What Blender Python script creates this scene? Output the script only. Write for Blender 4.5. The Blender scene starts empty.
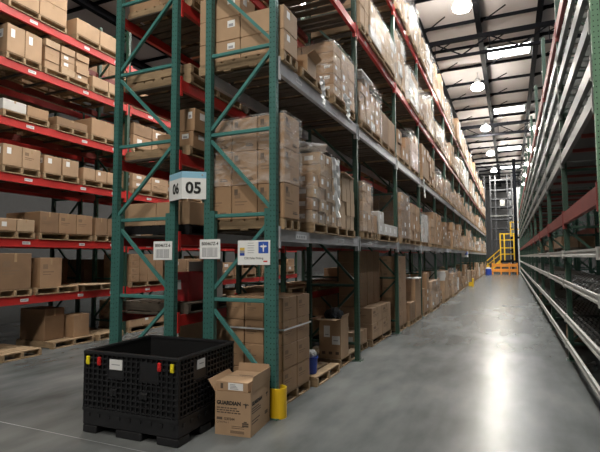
import bpy, bmesh, math, random
from mathutils import Vector, Matrix
from mathutils.bvhtree import BVHTree
R = random.Random(7)
SC = bpy.context.scene
COL = SC.collection

# ------------------------------------------------------------------ materials
def mat(name, col, rough=.6, metal=0., var=0., scale=6., bump=0., bscale=60., emit=None, estr=0., spec=None, stretch=None):
    m = bpy.data.materials.new(name); m.use_nodes = True
    nt = m.node_tree; b = nt.nodes['Principled BSDF']
    b.inputs['Base Color'].default_value = (*col, 1)
    b.inputs['Roughness'].default_value = rough
    b.inputs['Metallic'].default_value = metal
    if spec is not None: b.inputs['Specular IOR Level'].default_value = spec
    if emit:
        b.inputs['Emission Color'].default_value = (*emit, 1)
        b.inputs['Emission Strength'].default_value = estr
    tc = nt.nodes.new('ShaderNodeTexCoord'); src = tc.outputs['Object']
    if stretch:
        mp = nt.nodes.new('ShaderNodeMapping'); mp.inputs['Scale'].default_value = stretch
        nt.links.new(src, mp.inputs['Vector']); src = mp.outputs['Vector']
    if var:
        n = nt.nodes.new('ShaderNodeTexNoise'); n.inputs['Scale'].default_value = scale; n.inputs['Detail'].default_value = 4
        nt.links.new(src, n.inputs['Vector'])
        r = nt.nodes.new('ShaderNodeValToRGB')
        r.color_ramp.elements[0].position = .3; r.color_ramp.elements[1].position = .7
        r.color_ramp.elements[0].color = (*[c*(1-var) for c in col], 1)
        r.color_ramp.elements[1].color = (*[min(1, c*(1+var)) for c in col], 1)
        nt.links.new(n.outputs['Fac'], r.inputs['Fac']); nt.links.new(r.outputs['Color'], b.inputs['Base Color'])
    if bump:
        n2 = nt.nodes.new('ShaderNodeTexNoise'); n2.inputs['Scale'].default_value = bscale
        nt.links.new(src, n2.inputs['Vector'])
        bp = nt.nodes.new('ShaderNodeBump'); bp.inputs['Strength'].default_value = bump; bp.inputs['Distance'].default_value = .01
        nt.links.new(n2.outputs['Fac'], bp.inputs['Height']); nt.links.new(bp.outputs['Normal'], b.inputs['Normal'])
    return m

M = {}
M['teal'] = mat('teal_paint', (.045, .145, .128), .42, var=.12, scale=3)
M['teal_brace'] = mat('teal_brace_paint', (.06, .205, .19), .4, var=.1, scale=3)
M['green'] = mat('green_paint', (.021, .058, .038), .45, var=.12, scale=3)
M['ltgreen'] = mat('light_green_paint', (.15, .30, .19), .45, var=.1, scale=3)
M['dark'] = mat('dark_hole', (.012, .016, .015), .9)
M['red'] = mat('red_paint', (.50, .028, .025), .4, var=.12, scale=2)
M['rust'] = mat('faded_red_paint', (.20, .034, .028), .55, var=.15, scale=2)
M['grey'] = mat('galvanised_steel', (.50, .50, .52), .45, .25, var=.12, scale=5)
M['silver'] = mat('bright_zinc_steel', (.17, .178, .174), .42, .2, var=.12, scale=2)
M['rail'] = mat('white_painted_rail', (.42, .42, .40), .6, 0, var=.1, scale=3)
M['roller'] = mat('roller_steel', (.085, .09, .087), .5, .3)
M['card0'] = mat('cardboard_brown', (.335, .205, .115), .75, var=.10, scale=4, bump=.05, bscale=40)
M['card1'] = mat('cardboard_tan', (.40, .262, .158), .75, var=.10, scale=4, bump=.05, bscale=40)
M['card2'] = mat('cardboard_pale', (.43, .305, .195), .75, var=.08, scale=4, bump=.05, bscale=40)
M['card3'] = mat('cardboard_dark', (.24, .145, .08), .78, var=.10, scale=4, bump=.05, bscale=40)
M['card4'] = mat('cardboard_white', (.56, .54, .52), .7, var=.05, scale=4)
M['card_in'] = mat('cardboard_inside', (.42, .27, .16), .85)
M['tape'] = mat('packing_tape', (.42, .29, .17), .25, var=.08)
M['ink'] = mat('print_ink', (.10, .07, .05), .8)
M['black_ink'] = mat('black_ink', (.015, .015, .015), .7)
M['inkfade'] = mat('faded_ink', (.22, .14, .085), .8)
M['paper'] = mat('white_paper', (.78, .78, .78), .6)
M['grey_ink'] = mat('grey_ink', (.33, .33, .36), .7)
M['wood'] = mat('pallet_wood', (.31, .215, .125), .8, var=.28, scale=5, stretch=(1, 6, 6), bump=.1)
M['wood_dark'] = mat('weathered_shaded_wood', (.085, .068, .052), .85, var=.3, scale=5, stretch=(1, 6, 6), bump=.1)  # grey weathered wood, deepened to carry the shade under the rack levels
M['black'] = mat('black_plastic', (.014, .014, .016), .42, var=.2, scale=8)
M['black2'] = mat('black_plastic_panel', (.011, .011, .012), .5)
M['yellow'] = mat('safety_yellow', (.80, .50, .012), .4, var=.06)
M['latch_yellow'] = mat('yellow_plastic', (.85, .72, .02), .4)
M['latch_red'] = mat('red_plastic', (.60, .02, .02), .4)
M['binred'] = mat('red_bin_plastic', (.45, .03, .035), .45)
M['orange'] = mat('orange_paint', (.75, .27, .03), .45, var=.08)
M['blue'] = mat('blue_plastic', (.02, .06, .38), .35)
M['sign_blue'] = mat('sign_blue', (.03, .10, .48), .5)
M['pale_blue'] = mat('pale_blue_film', (.32, .60, .78), .35)
M['white'] = mat('white_sign_face', (.86, .87, .87), .45)
M['gold'] = mat('gold_print', (.75, .50, .08), .6)
M['rag'] = mat('dark_cloth', (.018, .02, .024), .9, var=.3, scale=15)
M['bag'] = mat('white_plastic_bag', (.72, .72, .72), .35, var=.05)
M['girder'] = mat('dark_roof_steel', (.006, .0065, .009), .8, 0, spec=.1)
M['tower'] = mat('grey_rack_steel', (.055, .058, .065), .5, .3)
M['lamp_body'] = mat('lamp_housing', (.35, .35, .35), .4, .3)
M['lens'] = mat('lamp_lens', (1, 1, 1), .5, emit=(1., .945, .84), estr=70)
M['lens_upper'] = mat('lamp_lens_upper', (1, 1, 1), .5, emit=(1., .945, .84), estr=3)
M['sky'] = mat('skylight_panel', (.9, .9, .9), .5, emit=(.93, .97, 1.), estr=5.5)
M['wallmat'] = mat('wall_panel', (.07, .07, .072), .8, var=.05)
M['white_door'] = mat('white_panel', (.7, .7, .7), .5)
M['cord'] = mat('white_strap', (.8, .8, .8), .5)

def ceiling_mat():
    m = mat('roof_deck', (.58, .545, .545), .85)
    nt = m.node_tree; b = nt.nodes['Principled BSDF']
    tc = nt.nodes.new('ShaderNodeTexCoord'); w = nt.nodes.new('ShaderNodeTexWave')
    w.bands_direction = 'X'; w.inputs['Scale'].default_value = 1.6
    nt.links.new(tc.outputs['Object'], w.inputs['Vector'])
    bp = nt.nodes.new('ShaderNodeBump'); bp.inputs['Strength'].default_value = .12; bp.inputs['Distance'].default_value = .01
    nt.links.new(w.outputs['Fac'], bp.inputs['Height']); nt.links.new(bp.outputs['Normal'], b.inputs['Normal'])
    return m
M['deck'] = ceiling_mat()

def floor_mat():
    m = bpy.data.materials.new('polished_concrete'); m.use_nodes = True
    nt = m.node_tree; b = nt.nodes['Principled BSDF']; L = nt.links
    tc = nt.nodes.new('ShaderNodeTexCoord')
    def noise(sc, det, stretch=(1, 1, 1)):
        mp = nt.nodes.new('ShaderNodeMapping'); mp.inputs['Scale'].default_value = stretch
        n = nt.nodes.new('ShaderNodeTexNoise'); n.inputs['Scale'].default_value = sc; n.inputs['Detail'].default_value = det
        L.new(tc.outputs['Object'], mp.inputs['Vector']); L.new(mp.outputs['Vector'], n.inputs['Vector']); return n
    a = noise(.8, 5, (1, .6, 1)); c = noise(4.5, 6, (1, .25, 1))
    mx = nt.nodes.new('ShaderNodeMath'); mx.operation = 'MULTIPLY_ADD'; mx.inputs[1].default_value = .4
    L.new(c.outputs['Fac'], mx.inputs[0]); L.new(a.outputs['Fac'], mx.inputs[2])
    r = nt.nodes.new('ShaderNodeValToRGB')
    r.color_ramp.elements[0].position = .50; r.color_ramp.elements[0].color = (.060, .067, .069, 1)
    r.color_ramp.elements[1].position = .90; r.color_ramp.elements[1].color = (.165, .174, .175, 1)
    L.new(mx.outputs[0], r.inputs['Fac']); L.new(r.outputs['Color'], b.inputs['Base Color'])
    b.inputs['Roughness'].default_value = .27
    b.inputs['Specular IOR Level'].default_value = .12
    return m
M['floor'] = floor_mat()

def wrap_mat():
    m = bpy.data.materials.new('stretch_film'); m.use_nodes = True
    nt = m.node_tree; b = nt.nodes['Principled BSDF']; L = nt.links
    b.inputs['Base Color'].default_value = (.85, .86, .88, 1); b.inputs['Roughness'].default_value = .12
    tc = nt.nodes.new('ShaderNodeTexCoord')
    mp = nt.nodes.new('ShaderNodeMapping'); mp.inputs['Scale'].default_value = (1, 1, 2.2)
    n = nt.nodes.new('ShaderNodeTexNoise'); n.inputs['Scale'].default_value = 5; n.inputs['Detail'].default_value = 6; n.inputs['Distortion'].default_value = 1.5
    L.new(tc.outputs['Object'], mp.inputs['Vector']); L.new(mp.outputs['Vector'], n.inputs['Vector'])
    rr = nt.nodes.new('ShaderNodeMapRange'); rr.inputs['From Min'].default_value = .42; rr.inputs['From Max'].default_value = .72
    rr.inputs['To Min'].default_value = .03; rr.inputs['To Max'].default_value = .34
    L.new(n.outputs['Fac'], rr.inputs['Value']); L.new(rr.outputs['Result'], b.inputs['Alpha'])
    bp = nt.nodes.new('ShaderNodeBump'); bp.inputs['Strength'].default_value = .7; bp.inputs['Distance'].default_value = .03
    L.new(n.outputs['Fac'], bp.inputs['Height']); L.new(bp.outputs['Normal'], b.inputs['Normal'])
    return m
M['wrap'] = wrap_mat()

# ------------------------------------------------------------------ mesh building
class MB:
    """collects shapes, each face with a material, and links them as ONE mesh"""
    def __init__(s): s.v = []; s.f = []; s.m = []; s.mats = []
    def mi(s, m):
        if m not in s.mats: s.mats.append(m)
        return s.mats.index(m)
    def add(s, vs, fs, m, T=None):
        o = len(s.v); k = s.mi(m)
        s.v += [tuple(T @ Vector(p)) if T else tuple(p) for p in vs]
        for f in fs: s.f.append(tuple(o+i for i in f)); s.m.append(k)
        return s
    def box(s, x0, x1, y0, y1, z0, z1, m, c=0., T=None):
        if c <= 0:
            vs = [(x, y, z) for z in (z0, z1) for y in (y0, y1) for x in (x0, x1)]
            return s.add(vs, [(0, 2, 3, 1), (4, 5, 7, 6), (0, 1, 5, 4), (2, 6, 7, 3), (0, 4, 6, 2), (1, 3, 7, 5)], m, T)
        bm = bmesh.new(); bmesh.ops.create_cube(bm, size=1)
        for v in bm.verts:
            v.co = Vector(((x0+x1)/2+v.co.x*(x1-x0), (y0+y1)/2+v.co.y*(y1-y0), (z0+z1)/2+v.co.z*(z1-z0)))
        bmesh.ops.bevel(bm, geom=bm.edges[:], offset=c, segments=1, affect='EDGES')
        bm.verts.index_update()
        s.add([v.co[:] for v in bm.verts], [[v.index for v in f.verts] for f in bm.faces], m, T); bm.free(); return s
    def prism(s, prof, y0, y1, m, axis='y', T=None):
        """extrude a closed 2-D profile along an axis"""
        n = len(prof)
        def P(a, b, t): return {'y': (a, t, b), 'z': (a, b, t), 'x': (t, a, b)}[axis]
        vs = [P(a, b, y0) for a, b in prof]+[P(a, b, y1) for a, b in prof]
        fs = [(i, (i+1) % n, n+(i+1) % n, n+i) for i in range(n)]+[tuple(range(n-1, -1, -1)), tuple(range(n, 2*n))]
        return s.add(vs, fs, m, T)
    def tube(s, a, b, r, m, n=8, r2=None):
        a = Vector(a); b = Vector(b); d = b-a; q = d.to_track_quat('Z', 'Y').to_matrix().to_4x4(); q.translation = a
        r2 = r if r2 is None else r2; h = d.length
        vs = [(r*math.cos(2*math.pi*i/n), r*math.sin(2*math.pi*i/n), 0) for i in range(n)]
        vs += [(r2*math.cos(2*math.pi*i/n), r2*math.sin(2*math.pi*i/n), h) for i in range(n)]
        return s.add(vs, [(i, (i+1) % n, n+(i+1) % n, n+i) for i in range(n)]+[tuple(range(n-1, -1, -1)), tuple(range(n, 2*n))], m, q)
    def bar(s, a, b, w, h, m):
        """rectangular bar from a to b"""
        a = Vector(a); b = Vector(b); d = b-a; q = d.to_track_quat('Z', 'Y').to_matrix().to_4x4(); q.translation = a
        return s.box(-w/2, w/2, -h/2, h/2, 0, d.length, m, T=q)
    def lathe(s, prof, m, n=20, T=None):
        vs = []; k = len(prof)
        for i in range(n):
            a = 2*math.pi*i/n
            vs += [(r*math.cos(a), r*math.sin(a), z) for r, z in prof]
        fs = [(i*k+j, ((i+1) % n)*k+j, ((i+1) % n)*k+j+1, i*k+j+1) for i in range(n) for j in range(k-1)]
        return s.add(vs, fs, m, T)
    def mesh(s, name):
        me = bpy.data.meshes.new(name); me.from_pydata(s.v, [], s.f)
        for m in s.mats: me.materials.append(M[m] if isinstance(m, str) else m)
        me.polygons.foreach_set('material_index', s.m); me.update()
        return me

SEEN_LABELS = {}
def tag(o, label, cat, group=None, kind=None):
    o['label'] = label; o['category'] = cat
    if group: o['group'] = group
    if kind: o['kind'] = kind
    SEEN_LABELS.setdefault(label, []).append(o.name)
    return o
def link(name, me, loc=(0, 0, 0), rz=0., parent=None):
    o = bpy.data.objects.new(name, me); COL.objects.link(o)
    o.location = loc; o.rotation_euler = (0, 0, rz)
    if parent: o.parent = parent
    return o
def thing(name, label, cat, loc=(0, 0, 0), rz=0., group=None): return tag(link(name, None, loc, rz), label, cat, group)
def part(name, mb, parent, loc=(0, 0, 0), rz=0., label=None):
    o = link(name, mb.mesh(name) if isinstance(mb, MB) else mb, loc, rz, parent)
    if label: o['label'] = label
    return o
def solid(name, mb, label, cat, loc=(0, 0, 0), rz=0., group=None, kind=None):
    return tag(link(name, mb.mesh(name) if isinstance(mb, MB) else mb, loc, rz), label, cat, group, kind)
def struct(name, mb, loc=(0, 0, 0)):
    o = link(name, mb.mesh(name), loc); o['kind'] = 'structure'; return o
def dup(root, loc, label, rz=None, group=None):
    def cp(o, p):
        c = o.copy(); COL.objects.link(c); c.parent = p
        for ch in o.children: cp(ch, c)
        return c
    r = cp(root, None); r.location = loc
    if rz is not None: r.rotation_euler = (0, 0, rz)
    tag(r, label, root['category'], group or root.get('group'))
    return r
def text_mesh(txt, size, m, T, align='CENTER', bold=0.):
    cu = bpy.data.curves.new('lettering', 'FONT'); cu.body = txt; cu.size = size; cu.align_x = align; cu.align_y = 'CENTER'
    cu.extrude = .0006; cu.offset = bold; cu.resolution_u = 3
    o = bpy.data.objects.new('lettering', cu); me = bpy.data.meshes.new_from_object(o)
    bpy.data.objects.remove(o); bpy.data.curves.remove(cu)
    me.materials.clear(); me.materials.append(M[m]); me.transform(T); return me
FRONT = Matrix.Rotation(math.pi/2, 4, 'X')                    # text upright, facing -Y
SIDE = Matrix.Rotation(math.pi/2, 4, 'Z') @ FRONT             # text upright, facing +X
ORD = ['zeroth', 'first', 'second', 'third', 'fourth', 'fifth', 'sixth', 'seventh', 'eighth', 'ninth', 'tenth', 'eleventh', 'twelfth',
       'thirteenth', 'fourteenth', 'fifteenth', 'sixteenth', 'seventeenth', 'eighteenth', 'nineteenth', 'twentieth']
ORD += ['twenty-'+w for w in ORD[1:10]]+['thirtieth']+['thirty-'+w for w in ORD[1:10]]+['fortieth']+['forty-'+w for w in ORD[1:10]]+['fiftieth']

# ------------------------------------------------------------------ the shell
ZC = 10.6
struct('floor', MB().box(-18, 16, -14, 64, -.2, 0, 'floor'))
struct('ceiling', MB().box(-18, 16, -14, 64, ZC, ZC+.2, 'deck'))
struct('wall_back', MB().box(-18, 16, 64, 64.3, 0, ZC, 'wallmat'))
struct('wall_front', MB().box(-18, 16, -14.3, -14, 0, ZC, 'wallmat'))
struct('wall_left', MB().box(-18.3, -18, -14, 64, 0, ZC, 'wallmat'))
struct('wall_right', MB().box(16, 16.3, -14, 64, 0, ZC, 'wallmat'))
# joints sawn in the slab
for k, y in enumerate((3.05,)):
    struct('trim_%d' % (k+1), MB().box(-18, 16, y, y+.006, .0003, .0008, 'grey_ink'))

# roof steel ---------------------------------------------------------
GX = [-.85+2.07*k for k in range(-8, 8)]
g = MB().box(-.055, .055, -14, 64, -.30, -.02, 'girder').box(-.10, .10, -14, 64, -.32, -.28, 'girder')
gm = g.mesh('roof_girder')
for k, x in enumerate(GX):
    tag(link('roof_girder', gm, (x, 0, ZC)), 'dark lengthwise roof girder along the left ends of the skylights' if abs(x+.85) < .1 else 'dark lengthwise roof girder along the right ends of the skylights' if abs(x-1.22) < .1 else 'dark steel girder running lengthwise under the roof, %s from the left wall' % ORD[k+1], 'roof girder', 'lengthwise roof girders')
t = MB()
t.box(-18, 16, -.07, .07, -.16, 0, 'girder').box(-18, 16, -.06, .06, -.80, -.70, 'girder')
web = MB()
x = -18.; up = True
while x < 15.9:
    a, b = ((x, 0, -.72), (x+1.03, 0, -.12)) if up else ((x, 0, -.12), (x+1.03, 0, -.72))
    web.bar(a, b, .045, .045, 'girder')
    if up: web.bar((x+1.03, 0, -.72), (x+1.03, 0, -.12), .03, .03, 'girder')
    x += 1.03; up = not up
tm, wm = t.mesh('chord'), web.mesh('web')
TY = [5.7, 19.35, 33.1, 46.8, 60.]
for k, y in enumerate(TY):
    r = thing('roof_truss', 'deep dark roof truss with zigzag web crossing the aisle, %s' % ((ORD[k]+' in view') if k else 'above the view'), 'roof truss', (0, y, ZC-.34), 0, 'main roof trusses')
    part('chord', tm, r); part('web', wm, r)
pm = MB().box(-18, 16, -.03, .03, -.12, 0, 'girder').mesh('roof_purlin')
ys = [y for y in (7.29+2.283*k for k in range(-3, 25)) if min(abs(y-q) for q in TY) > .5]
for k, y in enumerate(ys):
    tag(link('roof_purlin', pm, (0, y, ZC-.02)), ('thin dark roof purlin crossing above the aisle, %s in view' % ORD[sum(1 for q in ys if 18 < q <= y)]) if y > 18 else 'thin dark roof purlin nearer than the picture shows, %s from the camera' % ORD[k+1], 'roof purlin', 'cross purlins under the roof deck')
br = MB().bar((0, 0, -.12), (.95, -.9, -.02), .035, .035, 'girder').mesh('purlin_brace')
n = 0
for y in ys:
    for x in (-.85-2.07, -.85, 1.22):
        if 12 < y < 50:
            n += 1
            tag(link('purlin_brace', br, (x, y, ZC-.12)), 'short dark diagonal brace between roof girder and purlin', 'roof brace', 'short diagonal roof braces')
# skylights and lamps -----------------------------------------------
sk = MB().box(-.88, .88, -.62, .62, -.06, -.03, 'sky'); skf = MB()
for a in (-1, 1):
    skf.box(a*.88-.04, a*.88+.04, -.66, .66, -.09, 0, 'rail').box(-.92, .92, a*.62-.04, a*.62+.04, -.09, 0, 'rail')
skm, skfm = sk.mesh('diffuser_panel'), skf.mesh('frame')
n = 0
for y in (6.15, 13., 22.13, 31.26, 42.68, 51.8):
    for x in (-4, .19, 5):
        n += 1
        side = {-4: 'over the left aisle', .19: 'over the main aisle', 5: 'beyond the right rack'}[x]
        r = thing('skylight', 'bright white skylight panel in the roof %s, %s' % (side, ('nearest, above the view', 'second, above the view', 'first in view', 'second in view', 'third in view', 'fourth in view')[(n-1)//3]), 'skylight', (x, y, ZC), 0, 'roof skylights')
        part('diffuser_panel', skm, r); part('frame', skfm, r)
lens = MB().lathe([(.001, -.30), (.15, -.29), (.26, -.24), (.30, -.14)], 'lens', 18).lathe([(.30, -.14), (.25, .0), (.11, .05)], 'lens_upper', 18).mesh('lens')
hous = MB().lathe([(.11, .03), (.12, .06), (.12, .26), (.05, .32), (.001, .32)], 'lamp_body', 14).mesh('housing')
rod = MB().tube((0, 0, .31), (0, 0, .62), .012, 'lamp_body', 6).mesh('hanging_rod')
def lamp(x, y, label, z=ZC-.62):
    r = thing('high_bay_lamp', label, 'ceiling lamp', (x, y, z), 0, 'high bay lamps')
    part('lens', lens, r); part('housing', hous, r); part('hanging_rod', rod, r)
for k in range(8): lamp(-1.23, 16.1-16.4+8.2*k-8.2, ('glowing round high bay lamp hanging over the main aisle, %s in view' % ORD[k-2]) if k > 2 else 'high bay lamp over the main aisle above or behind the view, %s of three' % ORD[k+1])
lamp(-2.4, -4.4, 'unseen high bay lamp added behind the camera to light the near rack ends')  # added out of view to brighten the faces at the near end
for k in range(5): lamp(-5.75, (5.6, 13.8, 22., 30.2, 38.4)[k], 'glowing round high bay lamp hanging over the left aisle, %s from the camera' % ORD[k+1])
for k in range(5): lamp(1.7, 34+6.4*k, 'small glowing lamp above the right rack top, %s from the camera' % ORD[k+1])

# ------------------------------------------------------------------ pallet racking
PW, PD = .072, .066
def post_mb(h, m, holes):
    p = MB()
    a, b, t = PW/2, PD, .010
    # open channel with the open side on the far face (+Y is the bay side of the frame, so lips at back)
    p.prism([(-a, 0), (a, 0), (a, b), (a-.022, b), (a-.022, b-t), (a-t, b-t), (a-t, t), (-a+t, t), (-a+t, b-t), (-a+.022, b-t), (-a+.022, b), (-a, b)], 0, h, m, 'z')
    if holes:
        z = .08
        while z < min(h-.05, 6.):
            for x in (-.018, .018):
                p.add([(x+.0055*math.cos(i*math.pi/3), -.0008, z+.0075*math.sin(i*math.pi/3)) for i in range(6)], [(0, 1, 2, 3, 4, 5)], 'dark')
            for sx in (-1, 1):
                for y in (.022, .046):
                    vs = [(sx*(a+.0008), y+.005*math.cos(i*math.pi/3), z+.0075*math.sin(i*math.pi/3)) for i in range(6)]
                    p.add(vs, [(0, 1, 2, 3, 4, 5) if sx > 0 else (5, 4, 3, 2, 1, 0)], 'dark')
            z += .052
    return p
def make_frame(label, loc, W, H, m, mb, flip, holes, reinf=True, group=None):
    """upright frame: two posts, horizontal and diagonal braces; origin on the floor mid-way"""
    r = thing('upright_frame', label, 'rack frame', loc, 0, group)
    c = W/2-PW/2
    pm_ = post_mb(H, m, holes).mesh('post')
    for s in (-1, 1): part('post', pm_, r, (s*c, 0, .008))
    bp = MB().box(-.07, .07, -.03, .11, 0, .008, m).tube((-.05, .095, .008), (-.05, .095, .03), .01, 'grey', 6).tube((.05, .095, .008), (.05, .095, .03), .01, 'grey', 6).mesh('base_plate')
    for s in (-1, 1): part('base_plate', bp, r, (s*c, 0, 0))
    if reinf:
        for s in (-1, 1):
            q = MB().box(-.028, .028, .003, PD-.003, .01, 2.04, m)
            if holes:
                z = .1
                while z < 2:
                    q.add([(.0055*math.cos(i*math.pi/3), .0022, z+.0075*math.sin(i*math.pi/3)) for i in range(6)], [(0, 1, 2, 3, 4, 5)], 'dark'); z += .052
            part('reinforcing_channel', q, r, (s*(c-PW/2-.028), 0, 0))
    zs = [.25+.867*k for k in range(int((H-.3)/.867)+1)]
    i0 = c-PW/2+.005
    for z in zs:
        part('horizontal_brace', MB().box(-i0, i0, .016, .052, z-.020, z+.020, mb, .006), r)
    for k in range(len(zs)-1):
        lo = -1 if (k % 2 == 1) != flip else 1
        part('diagonal_brace', MB().bar((lo*i0, .034, zs[k]+.06), (-lo*i0, .034, zs[k+1]-.06), .033, .034, mb), r)
    return r
def beam_mesh(L, h, m, step=.02, labels=0, conn=None):
    """box beam with a step on the inner side, end connectors as parts"""
    b = MB().prism([(-.05, -h/2), (0, -h/2), (0, h/2), (-.03, h/2), (-.03, h/2-step), (-.05, h/2-step)], 0, L, m).mesh('profile')
    return b
BEAMS = {}
def beam(name, label, X, Y, z, L, h, m, face, group, conn=True, labels=()):
    """a load beam: X is the outer face of the beam; face = +1/-1"""
    key = (name, round(L, 3), h, m)
    if key not in BEAMS:
        c = MB().box(-.045, .006, 0, .035, -h/2-.07, h/2+.03, m)
        BEAMS[key] = (beam_mesh(L, h, m), c.mesh('end_connector'))
    bm_, cm = BEAMS[key]
    if conn or labels:
        r = thing(name, label, 'rack beam', (X, Y, z), 0, group)
        o = part('profile', bm_, r)
        if face < 0: o.rotation_euler = (0, 0, math.pi); o.location = (0, L, 0)
        if conn:
            for y in (.0, L-.035):
                e = part('end_connector', cm, r, (0, y, 0))
                if face < 0: e.rotation_euler = (0, 0, math.pi); e.location = (0, y+.035, 0)
        for y, w in labels:
            q = MB().box(-.0005, .002, -w/2, w/2, -.024, .024, 'paper')
            for t_ in range(5): q.box(.002, .0026, -w*.42+t_*w*.17, -w*.42+t_*w*.17+w*.09, -.012, .014, 'grey_ink')
            part('location_label', q, r, (.0, y, 0), label='small white location label')
    else:
        r = tag(link(name, bm_, (X, Y, z)), label, 'rack beam', group)
        if face < 0: r.rotation_euler = (0, 0, math.pi); r.location = (X, Y+L, z)
    return r

LEVN = ['floor', 'first beam level', 'second beam level', 'third beam level', 'fourth beam level', 'fifth beam level', 'sixth beam level']
BAY = 2.75
AY = [4.15+BAY*k for k in range(17)]
AXo, AXi = -2.105, -2.955          # aisle face and inner face of the main rack
WA = AXo-AXi
fr0 = make_frame('teal punched upright frame at near end of main rack, carrying the blue and white sign', ((AXo+AXi)/2, AY[0], 0), WA, 7.7, 'teal', 'teal_brace', False, True)
frA = make_frame('green upright frame of main rack, second from the near end', ((AXo+AXi)/2, AY[1], 0), WA, 7.7, 'green', 'green', True, True, False, 'uprights of the main rack')
for k in range(2, 17):
    dup(frA, ((AXo+AXi)/2, AY[k], 0), 'green upright frame of main rack, %s from the near end' % ORD[k+1])
AZ = [1.77, 3.50, 5.10, 6.78]     # beam centres
BH = .12
for lv, z in enumerate(AZ):
    for k in range(16):
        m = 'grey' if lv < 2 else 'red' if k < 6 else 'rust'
        nm = {'grey': 'galvanised steel', 'red': 'red', 'rust': 'red'}[m]
        L = BAY-PD+.004
        for face, X, sd in ((1, AXo+.006, 'aisle-side'), (-1, AXi-.006, 'inner-side')):
            if face < 0 and k > 6: continue
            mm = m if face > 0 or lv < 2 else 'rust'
            lb = ((.55, .28), (1.9, .22)) if face > 0 and lv == 0 and k < 3 else ((.5, .16), (1.7, .16)) if face > 0 and k < 4 else ()
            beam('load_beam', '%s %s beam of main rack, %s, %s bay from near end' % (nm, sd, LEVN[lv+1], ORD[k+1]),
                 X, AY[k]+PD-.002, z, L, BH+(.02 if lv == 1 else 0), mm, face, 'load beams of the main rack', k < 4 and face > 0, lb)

# slatted decks between the beams, coloured dark for the shade under each level
def slats(x0, x1, L, seed):
    p = MB(); rr = random.Random(seed); y = .12
    while y < L-.16:
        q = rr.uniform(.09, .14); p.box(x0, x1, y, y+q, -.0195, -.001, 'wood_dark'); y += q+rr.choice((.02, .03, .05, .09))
    return p.mesh('slatted_deck')
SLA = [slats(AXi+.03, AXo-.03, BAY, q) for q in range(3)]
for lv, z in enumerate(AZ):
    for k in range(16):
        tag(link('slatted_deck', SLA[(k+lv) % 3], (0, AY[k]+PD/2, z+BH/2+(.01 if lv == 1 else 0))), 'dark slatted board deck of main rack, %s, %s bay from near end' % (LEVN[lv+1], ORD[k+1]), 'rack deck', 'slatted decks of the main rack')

# rack B, back to back with the main rack, its own aisle on the left
BXo, BXi = -4.25, -3.34
WB = BXi-BXo
make_frame('teal punched upright frame at near end of inner rack, behind the black bulk container', ((BXo+BXi)/2, AY[0], 0), WB, 7.2, 'teal', 'teal_brace', True, True)
frB = make_frame('green upright frame of inner rack, second from the near end', ((BXo+BXi)/2, AY[1], 0), WB, 7.2, 'green', 'green', False, False, False, 'uprights of the inner rack')
for k in range(2, 7): dup(frB, ((BXo+BXi)/2, AY[k], 0), 'green upright frame of inner rack, %s from the near end' % ORD[k+1])
BZ = [.86, 1.75, 2.66, 3.50, 4.42, 5.35]
for lv, z in enumerate(BZ):
    for k in range(6):
        for face, X, sd in ((1, BXi+.006, 'right-side'), (-1, BXo-.006, 'left-side')):
            beam('red_load_beam', 'red %s beam of inner rack, %s, %s bay from near end' % (sd, LEVN[lv+1], ORD[k+1]),
                 X, AY[k]+PD-.002, z, BAY-PD+.004, BH, 'red', face, 'red beams of the inner rack', k < 1)

# rack C across the left aisle, with rack E behind it
CY = [1.72, 4.58, 7.44, 10.30, 13.16, 16.02]
CXf, CXb = -7.25, -8.15
CZ = [.87, 1.80, 2.84, 3.73, 4.67, 5.53]
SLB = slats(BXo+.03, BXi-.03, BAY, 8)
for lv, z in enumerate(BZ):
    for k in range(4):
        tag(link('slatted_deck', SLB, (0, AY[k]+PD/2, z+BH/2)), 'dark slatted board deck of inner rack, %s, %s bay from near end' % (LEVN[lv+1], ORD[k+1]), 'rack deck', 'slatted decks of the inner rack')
frC = make_frame('green upright frame of red left rack, nearest the camera', ((CXf+CXb)/2, CY[1], 0), .9, 6.6, 'green', 'green', True, False, False, 'uprights of the red left rack')
for k in range(2, 6): dup(frC, ((CXf+CXb)/2, CY[k], 0), 'green upright frame of red left rack, %s from the camera' % ORD[k])
for k in range(1, 6): dup(frC, (-9.0, CY[k], 0), 'green upright frame of rearmost left rack, %s from the camera' % ORD[k], group='uprights of the rearmost left rack')
LC = 2.86-PD+.004
for lv, z in enumerate(CZ):
    for k in range(1, 5):
        lb = ((.62, .14), (1.72, .12), (2.45, .08)) if k in (1, 2) else ()
        beam('red_load_beam', 'aisle-side red beam of red left rack, %s, %s bay from camera' % (LEVN[lv+1], ORD[k]), CXf+.006, CY[k]+PD-.002, z, LC, BH+.01, 'red', 1, 'front beams of the red left rack', k in (1, 2), lb)
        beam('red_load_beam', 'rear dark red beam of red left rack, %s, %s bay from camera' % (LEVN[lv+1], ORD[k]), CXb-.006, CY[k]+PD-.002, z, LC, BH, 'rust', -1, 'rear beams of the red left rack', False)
        beam('red_load_beam', 'red load beam of rearmost left rack, %s, %s bay from camera' % (LEVN[lv+1], ORD[k]), -8.55+.006, CY[k]+PD-.002, z, LC, BH, 'red', 1, 'beams of the rearmost left rack', False)
# black cross bars that carry the pallets on rack C
cbm = MB().box(CXb, CXf-.05, -.02, .02, -.03, .0, 'roller').mesh('cross_bar')
for lv, z in enumerate(CZ):
    for k in (1, 2):
        for i in range(6):
            y = CY[k]+.28+.44*i
            tag(link('cross_bar', cbm, (0, y, z+.045)), '%s cross bar under pallets, %s bay, %s, red left rack' % (ORD[i+1], ORD[k], LEVN[lv+1]), 'cross bar', 'pallet support bars of the red left rack')

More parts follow.
